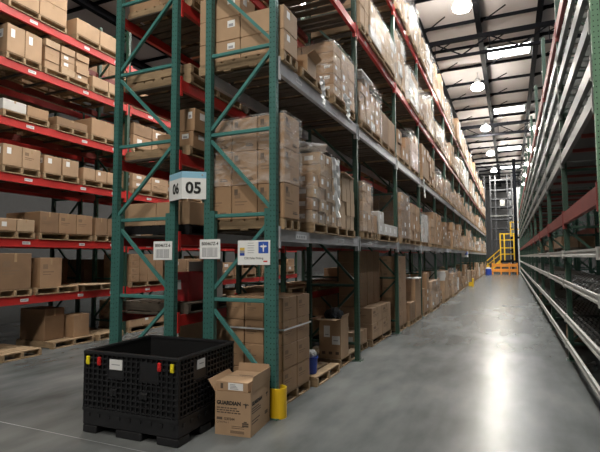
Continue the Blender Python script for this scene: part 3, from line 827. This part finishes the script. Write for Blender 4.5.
def emblem(x, z, s):
    """white four-pointed winged star on a blue square"""
    p = MB()
    star = [(0, .40), (.07, .16), (.20, .22), (.40, .10), (.20, .02), (.08, .02), (.05, -.42), (-.05, -.42), (-.08, .02), (-.20, .02), (-.40, .10), (-.20, .22), (-.07, .16)]
    return p.prism([(x+a*s, z+b*s) for a, b in star], -.0046, -.0040, 'white')
part('emblem_square', MB().box(.055, .165, -.0040, -.003, .115, .23, 'sign_blue'), bs, label='blue square')
part('emblem', emblem(.11, .172, .105), bs)
pic = MB().box(-.16, -.105, -.0038, -.003, .145, .172, 'gold'); pic.box(-.16, -.105, -.0038, -.003, .118, .1449, 'grey_ink'); pic.box(-.16, -.105, -.0038, -.003, .092, .1179, 'blue')
part('colour_patch', pic, bs, label='yellow, grey and blue printed patch')
ln = MB()
for k in range(5): ln.box(-.07, .0+.008*(k % 2), -.0036, -.003, .215-.024*k, .220-.024*k, 'grey_ink')
part('small_print', ln, bs)
part('lettering', text_mesh('CSR Pallet Picking', .030, 'black_ink', Matrix.Translation((0, -.0036, .066)) @ FRONT), bs)
part('red_mark', MB().box(.11, .155, -.0038, -.003, .028, .042, 'latch_red'), bs, label='small red printed mark')
es = thing('rack_end_sign', 'small blue and white emblem sign on main rack upright beside the yellow guard', 'sign', (-2.19, AY[8]-.005, 1.52))
part('board', MB().box(-.17, .17, -.003, .003, 0, .30, 'white'), es)
part('emblem_square', MB().box(.0, .15, -.005, -.003, .12, .28, 'sign_blue'), es, label='blue square')
part('emblem', emblem(.075, .2, .13), es)

# ------------------------------------------------------------------ black folding bulk container
def bulk_container(loc, rz):
    r = thing('bulk_container', 'black ribbed folding bulk container standing in front of the teal frames', 'bulk container', loc, rz)
    W2, D, H, Z0 = .515, .896, .721, .17
    b = MB().box(-W2, W2, 0, D, .07, .21, 'black', .008)
    b.box(-W2+.012, W2-.012, .012, D-.012, Z0, .235, 'black2')
    for k in range(9):
        x = -W2+.075+k*.113; b.box(x-.016, x+.016, -.008, .02, .15, .18, 'black')
    for k in range(7):
        y = .08+k*.11
        b.box(W2-.02, W2+.008, y-.016, y+.016, .15, .18, 'black')
    part('base', b, r)
    for x0, x1 in ((-W2, -W2+.16), (-.14, .14), (W2-.22, W2)):
        for y0, y1 in ((0, .17), (.33, .50), (D-.17, D)):
            part('foot', MB().box(x0, x1, y0, y1, 0, .071, 'black', .010), r)
    def panel(name, L, T, recess, hinges):
        p = MB(); t = .012
        p.box(-L/2, L/2, .018, .018+t, .20, H, 'black2')
        n = int(L/.052)
        for i in range(n+1):
            x = -L/2+.008+(L-.016)*i/n
            segs = [(.215, H-.02)]
            for a0, a1, c0, c1 in recess:
                if a0 < x < a1: segs = [(.215, c0), (c1, H-.02)]
            for c0, c1 in segs: p.box(x-.006, x+.006, .0, .02, c0, c1, 'black')
        for k in range(10):
            z = .235+.047*k
            segs = [(-L/2, L/2)]
            for a0, a1, c0, c1 in recess:
                if c0 < z < c1:
                    segs = [q for s0, s1 in segs for q in (((s0, a0), (a1, s1)) if s0 < a0 and s1 > a1 else ((s0, s1),))]
            for s0, s1 in segs: p.box(s0, s1, .0, .02, z-.006, z+.006, 'black')
        p.box(-L/2-.004, L/2+.004, -.006, .034, H-.03, H, 'black', .006)
        p.box(-L/2, L/2, -.004, .03, .195, .222, 'black')
        for a0, a1, c0, c1 in recess: p.box(a0, a1, .006, .02, c0, c1, 'black'); p.box(a0-.008, a1+.008, -.001, .02, c0-.008, c0, 'black')
        for x in hinges: p.box(x-.04, x+.04, -.010, .01, .35, .41, 'black', .006); p.box(x-.018, x+.018, -.016, .0, .36, .40, 'black2', .004)
        q = part(name, p, r); return q
    panel('front_panel', 2*W2, 0, [(-.235, -.06, .50, .665), (.11, .31, .50, .665)], (-.17, .16))
    o = panel('back_panel', 2*W2, 0, [], ()); o.location = (0, D, 0); o.rotation_euler = (0, 0, math.pi)
    rec = [(-.23, -.03, .49, .665)]
    o = panel('side_panel', D-.01, 0, rec, ()); o.location = (W2, D/2, 0); o.rotation_euler = (0, 0, math.pi/2)
    o = panel('side_panel', D-.01, 0, [], ()); o.location = (-W2, D/2, 0); o.rotation_euler = (0, 0, -math.pi/2)
    for x, m, n in ((-.46, 'latch_yellow', 'yellow latch'), (-.33, 'latch_red', 'red latch'), (.305+.02, 'latch_red', 'red latch'), (.455, 'latch_yellow', 'yellow latch')):
        part('latch', MB().box(x-.017, x+.017, -.014, .004, .60, .672, m, .004).box(x-.010, x+.010, -.02, -.01, .615, .64, m), r, label=n)
    part('card', MB().box(-.215, -.075, -.002, .006, .575, .662, 'paper').box(-.19, -.10, -.003, -.001, .615, .622, 'grey_ink'), r, label='white card')
    part('card', MB().box(W2-.006, W2+.002, .27, .385, .575, .655, 'paper').box(W2+.001, W2+.003, .295, .36, .615, .622, 'grey_ink'), r, label='white card')
    return r
bulk_container((-3.034, 3.19, 0), math.radians(1.8))

# ------------------------------------------------------------------ opened cartons
def flap(p, a, b, out, m='card1', t=.004):
    """a flap hinged along a-b, its free edge displaced by out (with a taper)"""
    a, b, o = Vector(a), Vector(b), Vector(out); d = (b-a)*.04
    n = (b-a).cross(o).normalized()*t
    q = [a, b, b+o-d, a+o+d]
    return p.add([v[:] for v in q]+[(v+n)[:] for v in q], [(0, 1, 2, 3), (7, 6, 5, 4), (0, 4, 5, 1), (1, 5, 6, 2), (2, 6, 7, 3), (3, 7, 4, 0)], m)
def open_carton(label, loc, rz, w, d, h, m, flaps):
    r = thing('opened_carton', label, 'carton', loc, rz)
    t = .005; p = MB()
    p.box(-w/2, w/2, -d/2, -d/2+t, 0, h, m).box(-w/2, w/2, d/2-t, d/2, 0, h, m)
    p.box(-w/2, -w/2+t, -d/2+t, d/2-t, 0, h, m).box(w/2-t, w/2, -d/2+t, d/2-t, 0, h, m)
    p.box(-w/2+t, w/2-t, -d/2+t, d/2-t, 0, t, m)
    part('body', p, r)
    for side, out in flaps:
        a, b = {'f': ((-w/2, -d/2, h), (w/2, -d/2, h)), 'b': ((w/2, d/2, h), (-w/2, d/2, h)), 'l': ((-w/2, d/2, h), (-w/2, -d/2, h)), 'r': ((w/2, -d/2, h), (w/2, d/2, h))}[side]
        part('flap', flap(MB(), a, b, out, m), r)
    return r
w_, d_, h_ = .340, .455, .372
oc = open_carton('opened tan carton with black lettering on the floor in front of the yellow post guard', (-2.285, 3.85, 0), math.radians(6.5), w_, d_, h_, 'card1',
                 (('l', (-.065, -.03, .10)), ('b', (.0, .02, .15)), ('r', (.012, .0, .14)), ('f', (0, .10, -.03))))
f_ = Matrix.Translation((0, -d_/2-.001, 0)) @ FRONT
def ftext(t, x, z, s, bold=0., m='ink', al='LEFT'): part('lettering', text_mesh(t, s, m, Matrix.Translation((x, -d_/2-.001, z)) @ FRONT, al, bold), oc)
ftext('GUARDIAN', -.155, .275, .045, .0022, 'black_ink')
ftext('G30244', -.085, .140, .032, .0006)
ftext('QTY/CTN: 1', -.155, .108, .022)
pr = MB()
def fl(x0, x1, z0, z1): pr.box(x0, x1, -d_/2-.0012, -d_/2+.001, z0, z1, 'ink')
for z, x1 in ((.228, .02), (.208, .06), (.188, .06)):
    x = -.155
    rr = random.Random(int(z*1000))
    while x < x1: q = rr.uniform(.015, .035); fl(x, x+q, z, z+.010); x += q+.007
part('printed_lines', pr, oc)
pr = MB(); fl(-.155, -.10, .130, .152); part('printed_mark', pr, oc)
pr = MB(); fl(.09, .15, .085, .10); fl(.09, .15, .104, .118); fl(.105, .135, .120, .130); part('printed_mark', pr, oc)
pr = MB()
for k in range(14): fl(-.02+.0095*k, -.02+.0095*k+.005, .022, .046)
part('printed_barcode', pr, oc)
pr = MB()
for z in (.065, .08): fl(-.01, .11, z, z+.004)
part('printed_lines', pr, oc)
em = emblem(0, 0, .075); em = MB().prism([(a*.07, b*.07) for a, b in [(0, .3), (.09, .12), (.25, .2), (.45, .02), (.25, .06), (.08, .0), (.05, -.35), (-.05, -.35), (-.08, 0), (-.25, .06), (-.45, .02), (-.25, .2), (-.09, .12)]], -.001, 0, 'black_ink')
part('printed_emblem', em, oc, (.125, -d_/2-.0005, .268))
sx = w_/2+.001
def stext(t, y, z, s, bold=0.): part('lettering', text_mesh(t, s, 'black_ink', Matrix.Translation((sx, y+.02, z)) @ SIDE, 'LEFT', bold), oc)
stext('GUARDIAN', -.22, .272, .045, .0022)
pr = MB()
for z, y1 in ((.228, -.04), (.208, .0), (.188, 0), (.125, -.02), (.10, -.06)): pr.box(sx-.001, sx+.0002, -.20, y1, z, z+.009, 'ink')
part('printed_lines', pr, oc)
pr = MB().box(sx-.001, sx+.0002, .10, .17, .10, .115, 'ink').box(sx-.001, sx+.0002, .10, .17, .118, .13, 'ink')
part('printed_mark', pr, oc)
part('printed_emblem', em, oc, (sx-.0005, .15, .275), math.pi/2)
# shallow carton lying in its mouth
ic = thing('carton', 'shallow tan carton with white address label lying in the mouth of the opened carton', 'carton', (-2.29, 3.84, .374), math.radians(5))
bd = MB().box(-.160, .150, -.205, .205, 0, .082, 'card1', .003); bd.box(-.168, .160, -.004, .004, .082, .0826, 'ink')
part('body', bd, ic)
lb_ = MB().box(-.040, .105, -.207, -.2049, .012, .074, 'paper')
for k in range(4): lb_.box(-.02, .06-.01*k, -.2076, -.2069, .02+.012*k, .026+.012*k, 'grey_ink')
part('address_label', lb_, ic, label='white address label')
part('printed_mark', MB().box(-.115, -.09, -.2062, -.2049, .02, .065, 'ink'), ic)
part('printed_line', MB().box(-.05, .09, .03, .045, .082, .0832, 'ink'), ic)
# tall opened carton on the third floor pallet
to = open_carton('tall opened brown carton with two white labels on floor pallet under main rack', (-2.385, 6.58, .1165), math.radians(3), .32, .40, .56, 'card1',
                 (('f', (-.03, -.12, -.01)), ('l', (-.13, -.04, -.01)), ('r', (.02, 0, .05))))
part('shipping_label', MB().box(-.09, .0, -.202, -.1999, .30, .46, 'paper').box(-.07, -.02, -.2026, -.2019, .33, .342, 'grey_ink'), to, label='white label')
part('shipping_label', MB().box(.03, .145, -.202, -.1999, .20, .32, 'paper').box(.05, .12, -.2026, -.2019, .25, .262, 'grey_ink'), to, label='white label')
for x in (-.12, -.02, .08): part('printed_mark', MB().box(x, x+.05, -.2014, -.1999, .06, .10, 'ink'), to)
rg = MB(); rr = random.Random(5)
bm = bmesh.new(); bmesh.ops.create_icosphere(bm, subdivisions=3, radius=1)
for v in bm.verts:
    n_ = 1+.22*math.sin(5*v.co.x+3*v.co.y)*math.cos(4*v.co.y-2*v.co.z)+rr.uniform(-.05, .05)
    v.co = Vector((v.co.x*.13*n_, v.co.y*.16*n_, v.co.z*.09*n_))
bm.verts.index_update(); rg.add([v.co[:] for v in bm.verts], [[v.index for v in f.verts] for f in bm.faces], 'rag'); bm.free()
solid('cloth_bundle', rg, 'crumpled dark cloth bundle heaped in the mouth of the tall opened carton', 'cloth', (-2.385, 6.60, .1165+.60))
# blue bucket with white bag
bk = thing('bucket', 'blue plastic bucket on the bare pallet beside the strapped cartons', 'bucket', (-2.30, 5.50, .117))
part('pail', MB().lathe([(.001, 0), (.065, 0), (.072, .02), (.083, .19), (.09, .19), (.09, .205), (.078, .205), (.068, .03), (.001, .02)], 'blue', 24), bk)
def lumpy(sx_, sy_, sz_, m, seed, amp=.2, sub=3):
    p = MB(); rr = random.Random(seed); bm = bmesh.new(); bmesh.ops.create_icosphere(bm, subdivisions=sub, radius=1)
    for v in bm.verts:
        n_ = 1+amp*math.sin(7*v.co.x+seed)*math.cos(6*v.co.y+2*v.co.z)+rr.uniform(-amp*.4, amp*.4)
        v.co = Vector((v.co.x*sx_*n_, v.co.y*sy_*n_, v.co.z*sz_*n_))
    bm.verts.index_update(); p.add([v.co[:] for v in bm.verts], [[v.index for v in f.verts] for f in bm.faces], m); bm.free(); return p
solid('plastic_bag', lumpy(.075, .075, .05, 'bag', 3), 'crumpled white plastic bag heaped on top of the blue bucket', 'plastic bag', (-2.30, 5.50, .355))
# strap round the floor stack
st = MB(); zb = .117+.252*2.62; x0, x1, y0, y1 = -2.928, -2.192, 4.512, 5.248
st.box(x0, x1, y0-.003, y0, zb, zb+.018, 'cord').box(x0, x1, y1, y1+.003, zb, zb+.018, 'cord').box(x1-.001, x1+.002, y0-.003, y1+.003, zb, zb+.018, 'cord').box(x0-.002, x0+.001, y0-.003, y1+.003, zb, zb+.018, 'cord')
solid('strapping_band', st, 'white strap round the brown floor stack behind the near upright', 'strap')
# hanging torn film
def hanging(label, x, y, z, w, l, seed):
    p = MB(); rr = random.Random(seed); vs = []; n = 9
    for k in range(n+1):
        q = w*(1-.55*k/n)
        for j in range(5):
            u = j/4-.5
            vs.append((.018*math.sin(3*k+j*1.7)+rr.uniform(-.008, .008)+.03*(k/n), u*q+rr.uniform(-.01, .01), -l*k/n))
    p.add(vs, [(k*5+j, k*5+j+1, (k+1)*5+j+1, (k+1)*5+j) for k in range(n) for j in range(4)], 'bag')
    o = solid('torn_film', p, label, 'plastic film', (x, y, z)); m_ = o.modifiers.new('thickness', 'SOLIDIFY'); m_.thickness = .003
hanging('torn white film hanging over the second level beam beside the small opened carton', -2.02, 5.22, LZ[2]+.14, .16, .36, 1)
hanging('torn white film hanging over the second level beam under the wrapped load', -2.0, 6.1, LZ[2]+.20, .24, .34, 2)
hanging('torn white film draped down the wrapped second pallet on first level', -2.0, 5.62, 2.80, .30, .75, 3)
hanging('strip of white film hanging below the second level beam in the fourth bay', -2.03, 12.6, LZ[2]+.02, .14, .5, 4)
so = open_carton('small opened carton at the front edge of the wrapped second level load', (-2.22, 5.05, LZ[2]+.117), math.radians(5), .27, .34, .20, 'card1', (('r', (.08, 0, .05)), ('b', (0, .02, .1))))
# flat boards and sheets on stacks
solid('cardboard_sheet', MB().box(-.42, .42, -.3, .3, 0, .015, 'card3'), 'flat brown board lying on top of the third load on first level, main rack', 'board', (-2.46, 6.3, LZ[1]+.116+.185*4), .1)
solid('torn_film', lumpy(.34, .34, .05, 'bag', 21, .25), 'crumpled white film heaped on top of the second load on first level, main rack', 'plastic film', (-2.4, 5.40, LZ[1]+.116+.145*6+.088))
solid('white_sheet', MB().box(-.40, .40, -.30, .30, 0, .03, 'card4', .006), 'flat white sheet lying on the low cartons behind the third main rack upright', 'sheet', (-2.44, 11.75, .1165+.9), .05)
solid('cardboard_sheet', MB().box(-.40, .36, -.35, .35, 0, .02, 'card4'), 'flat white board tipped on the mixed second level load of the second bay', 'board', (-2.42, 7.4, LZ[2]+.116+.155*5+.03), .0)
solid('cardboard_sheet', MB().box(-.3, .3, -.25, .25, 0, .012, 'card2'), 'loose pale cardboard sheet hanging over the lowest red beam of the left rack', 'board', (-7.3, 6.55, CL(0)+.117), .2)
# things on the third level, near bay
solid('bag', lumpy(.2, .2, .22, 'tower', 9), 'grey sack on the red third level of main rack behind the second upright', 'bag', (-2.3, 6.55, LZ[3]+1.13-.9+.2))
# red bin on the inner rack
rb = thing('plastic_bin', 'red plastic bin with white label on the inner rack first level', 'bin', (-3.57, 4.74, BL(0)+.1165), 0)
q = MB(); a, b, h = .10, .13, .34
def tub(q, a, b, h, d, m, t=.008):
    vo = [(-a, -d*.8, 0), (a, -d*.8, 0), (a, d*.8, 0), (-a, d*.8, 0), (-b, -d, h), (b, -d, h), (b, d, h), (-b, d, h)]
    vi = [(x*(1-t/b*1.0), y*(1-t/d), z+(t if z == 0 else 0)) for x, y, z in vo]
    q.add(vo+vi, [(3, 2, 1, 0), (0, 1, 5, 4), (1, 2, 6, 5), (2, 3, 7, 6), (3, 0, 4, 7), (8, 9, 10, 11), (12, 13, 9, 8), (13, 14, 10, 9), (14, 15, 11, 10), (15, 12, 8, 11), (4, 5, 13, 12), (5, 6, 14, 13), (6, 7, 15, 14), (7, 4, 12, 15)], m)
tub(q, a, b, h, .2, 'binred'); part('tub', q, rb)
rim = MB()
for s in (-1, 1): rim.box(-.138, .138, s*.2-.008, s*.2+.008, h-.03, h, 'binred').box(s*.13-.008, s*.13+.008, -.205, .205, h-.03, h, 'binred')
part('rim', rim, rb)
part('label', MB().box(-.06, .01, -.19, -.175, .14, .25, 'paper'), rb, label='white label')
solid('carton', MB().box(-.16, .16, -.15, .15, 0, .46, 'card4', .004), 'pale carton standing behind the red plastic bin on the inner rack', 'carton', (-3.62, 5.14, BL(0)+.1165))

# ------------------------------------------------------------------ yellow guards
def guard(label, x, y):
    p = MB(); n = 22; a0, a1 = math.radians(-165), math.radians(100); r0, r1, h = .080, .088, .285
    vs = []
    for i in range(n+1):
        a = a0+(a1-a0)*i/n
        for r_ in (r0, r1):
            for z in (0, h): vs.append((r_*math.cos(a), r_*math.sin(a), z))
    f = []
    for i in range(n):
        o = 4*i
        f += [(o, o+1, o+5, o+4), (o+2, o+6, o+7, o+3), (o+1, o+3, o+7, o+5), (o, o+4, o+6, o+2)]
    f += [(0, 2, 3, 1), (4*n, 4*n+1, 4*n+3, 4*n+2)]
    p.add(vs, f, 'yellow')
    return solid('post_guard', p, label, 'post guard', (x, y, 0))
guard('round yellow guard round the foot of the near upright of main rack', -2.12, 4.225)
yg = thing('rack_guard', 'yellow steel guard at the foot of main rack upright under the emblem sign', 'post guard', (-2.2, AY[8]-.12, 0))
part('plate', MB().box(.18, .42, -.05, 0, .02, .24, 'yellow', .01), yg)
part('post', MB().box(.34, .42, -.06, .35, .0, .42, 'yellow', .01), yg)
yg = thing('rack_guard', 'small yellow guard at the far end of main rack', 'post guard', (-2.05, 48.6, 0))
part('post', MB().box(-.2, .2, -.05, .05, 0, .7, 'yellow', .02), yg); part('plate', MB().box(-.4, .25, -.07, -.051, .1, .4, 'yellow', .005), yg)

# ------------------------------------------------------------------ the far end of the aisle
pf = thing('access_stair', 'yellow stair and railed platform at the far end of the aisle', 'stair', (-.47, 45.6, 0))
part('platform', MB().box(-.35, 1.0, .2, 1.8, 1.05, 1.2, 'girder'), pf)
for x in (-.3, .95):
    for y in (.25, 1.75): part('leg', MB().box(x-.05, x+.05, y-.05, y+.05, 0, 1.05, 'girder'), pf)
part('stringer', MB().bar((-1.25, .35, .30), (-.35, .35, 1.15), .06, .22, 'yellow'), pf)
part('stringer', MB().bar((-1.25, 1.25, .30), (-.35, 1.25, 1.15), .06, .22, 'yellow'), pf)
for k in range(5): part('tread', MB().box(-1.3+.19*k, -1.1+.19*k, .36, 1.24, .32+.18*k, .36+.18*k, 'girder'), pf)
part('handrail', MB().bar((-1.5, .35, 1.15), (-.35, .35, 2.2), .07, .07, 'yellow'), pf)
part('handrail', MB().bar((-1.5, .35, .75), (-.35, .35, 1.75), .05, .05, 'yellow'), pf)
for x, h in ((-1.45, .95), (-.9, 1.7)): part('baluster', MB().box(x-.03, x+.03, .32, .38, .25 if x < -1 else .6, h, 'yellow'), pf)
for x in (-.33, .0, .78): part('gate_post', MB().box(x-.05, x+.05, .2, .3, 1.2, 3.6, 'yellow'), pf)
for z in (1.75, 2.3, 3.0, 3.55): part('gate_rail', MB().box(-.33, .78, .22, .28, z-.04, z+.04, 'yellow'), pf)
ob = thing('barrier', 'orange two-rail floor barrier in front of the yellow stair', 'barrier', (-.45, 44.2, 0))
for z in (.22, .66): part('rail', MB().box(-1.05, 1.0, -.05, .05, z, z+.26, 'orange', .01), ob)
for x in (-1.0, -.33, .33, .93): part('post', MB().box(x-.06, x+.06, -.04, .06, 0, 1.0, 'orange'), ob)
up_ = thing('railed_walkway', 'upper yellow railed walkway beside the right rack end', 'walkway', (.35, 47., 0))
part('deck', MB().box(-.3, .75, 0, 2, 3.2, 3.35, 'girder'), up_)
for x in (-.28, .2, .7): part('post', MB().box(x-.04, x+.04, .02, .1, 3.35, 4.7, 'yellow'), up_)
for z in (3.45, 4.0, 4.65): part('rail', MB().box(-.3, .75, .03, .09, z-.05, z+.05, 'yellow'), up_)
for x in (-.2, .65): part('leg', MB().box(x-.07, x+.07, .9, 1.04, 0, 3.2, 'girder'), up_)
mast = thing('steel_column', 'dark steel column rising at the far end beside the right rack', 'column', (.50, 45.9, 0))
part('shaft', MB().prism([(-.14, -.14), (.14, -.14), (.14, -.11), (.02, -.11), (.02, .11), (.14, .11), (.14, .14), (-.14, .14), (-.14, .11), (-.02, .11), (-.02, -.11), (-.14, -.11)], .02, 10.2, 'girder', 'z'), mast)
part('base_plate', MB().box(-.22, .22, -.22, .22, 0, .02, 'girder'), mast)
solid('wall_panel', MB().box(-.55, .55, -.05, .05, 0, 8.5, 'white_door', .01), 'tall white panel at the far end behind the yellow walkway', 'panel', (.55, 52.5, 0))
tw = thing('storage_tower', 'tall grey steel tower of columns and cross beams at the far end', 'steel tower', (-.65, 50.5, 0))
for x in (-1.0, -.55, .55, .95):
    for y in (0, 1.4): part('column', MB().box(x-.06, x+.06, y-.06, y+.06, 0, 9.6, 'tower'), tw)
for k, z in enumerate((1.2, 2.1, 3.2, 4.3, 5.2, 5.55, 6.4, 7.2, 8.1, 9.1)):
    part('cross_beam', MB().box(-1.05, 1.0, -.09, -.03, z-.07, z+.07, 'silver' if z == 5.55 else 'tower'), tw)
    part('deck', MB().box(-.98, .93, .0, 1.34, z-.05, z+.0, 'girder'), tw)
part('control_box', MB().box(-.15, .3, -.16, -.02, 6.5, 7.1, 'rail', .02), tw)
sh = thing('shelving_tower', 'tall dark grey shelving tower with many shelves behind main rack end', 'shelving', (-3.15, 51.5, 0))
for x in (-1.2, -.1, .9):
    for y in (0, 1.): part('column', MB().box(x-.05, x+.05, y-.05, y+.05, 0, 9.8, 'tower'), sh)
for k in range(20): part('shelf', MB().box(-1.2, .9, -.07, 1.05, .4+.47*k, .46+.47*k, 'tower'), sh)
solid('wrapped_bundle', lumpy(.26, .3, .32, 'bag', 12, .12), 'white wrapped bundle on the floor beside the foot of the yellow stair', 'bundle', (-1.78, 43.6, .33))
solid('drum', MB().lathe([(.001, 0), (.22, 0), (.24, .03), (.24, .5), (.22, .53), (.001, .53)], 'blue', 18), 'small blue drum in front of the white wrapped bundle at far end', 'drum', (-1.72, 42.6, 0))

# ------------------------------------------------------------------ camera and colour
cd = bpy.data.cameras.new('camera'); cam = bpy.data.objects.new('camera', cd); COL.objects.link(cam)
cd.sensor_width = 36; cd.sensor_fit = 'HORIZONTAL'; cd.lens = 36*473/600; cd.clip_end = 300; cd.clip_start = .05
mw = Matrix((RT2, UP2, -FW)).transposed().to_4x4(); mw.translation = CAM
cam.matrix_world = mw
SC.camera = cam
w = bpy.data.worlds.new('world'); SC.world = w; w.use_nodes = True
w.node_tree.nodes['Background'].inputs['Color'].default_value = (.8, .85, .9, 1)
w.node_tree.nodes['Background'].inputs['Strength'].default_value = .1
SC.view_settings.view_transform = 'Standard'; SC.view_settings.look = 'None'
SC.view_settings.exposure = 2.7; SC.view_settings.gamma = 1.; SC.view_settings.use_curve_mapping = False
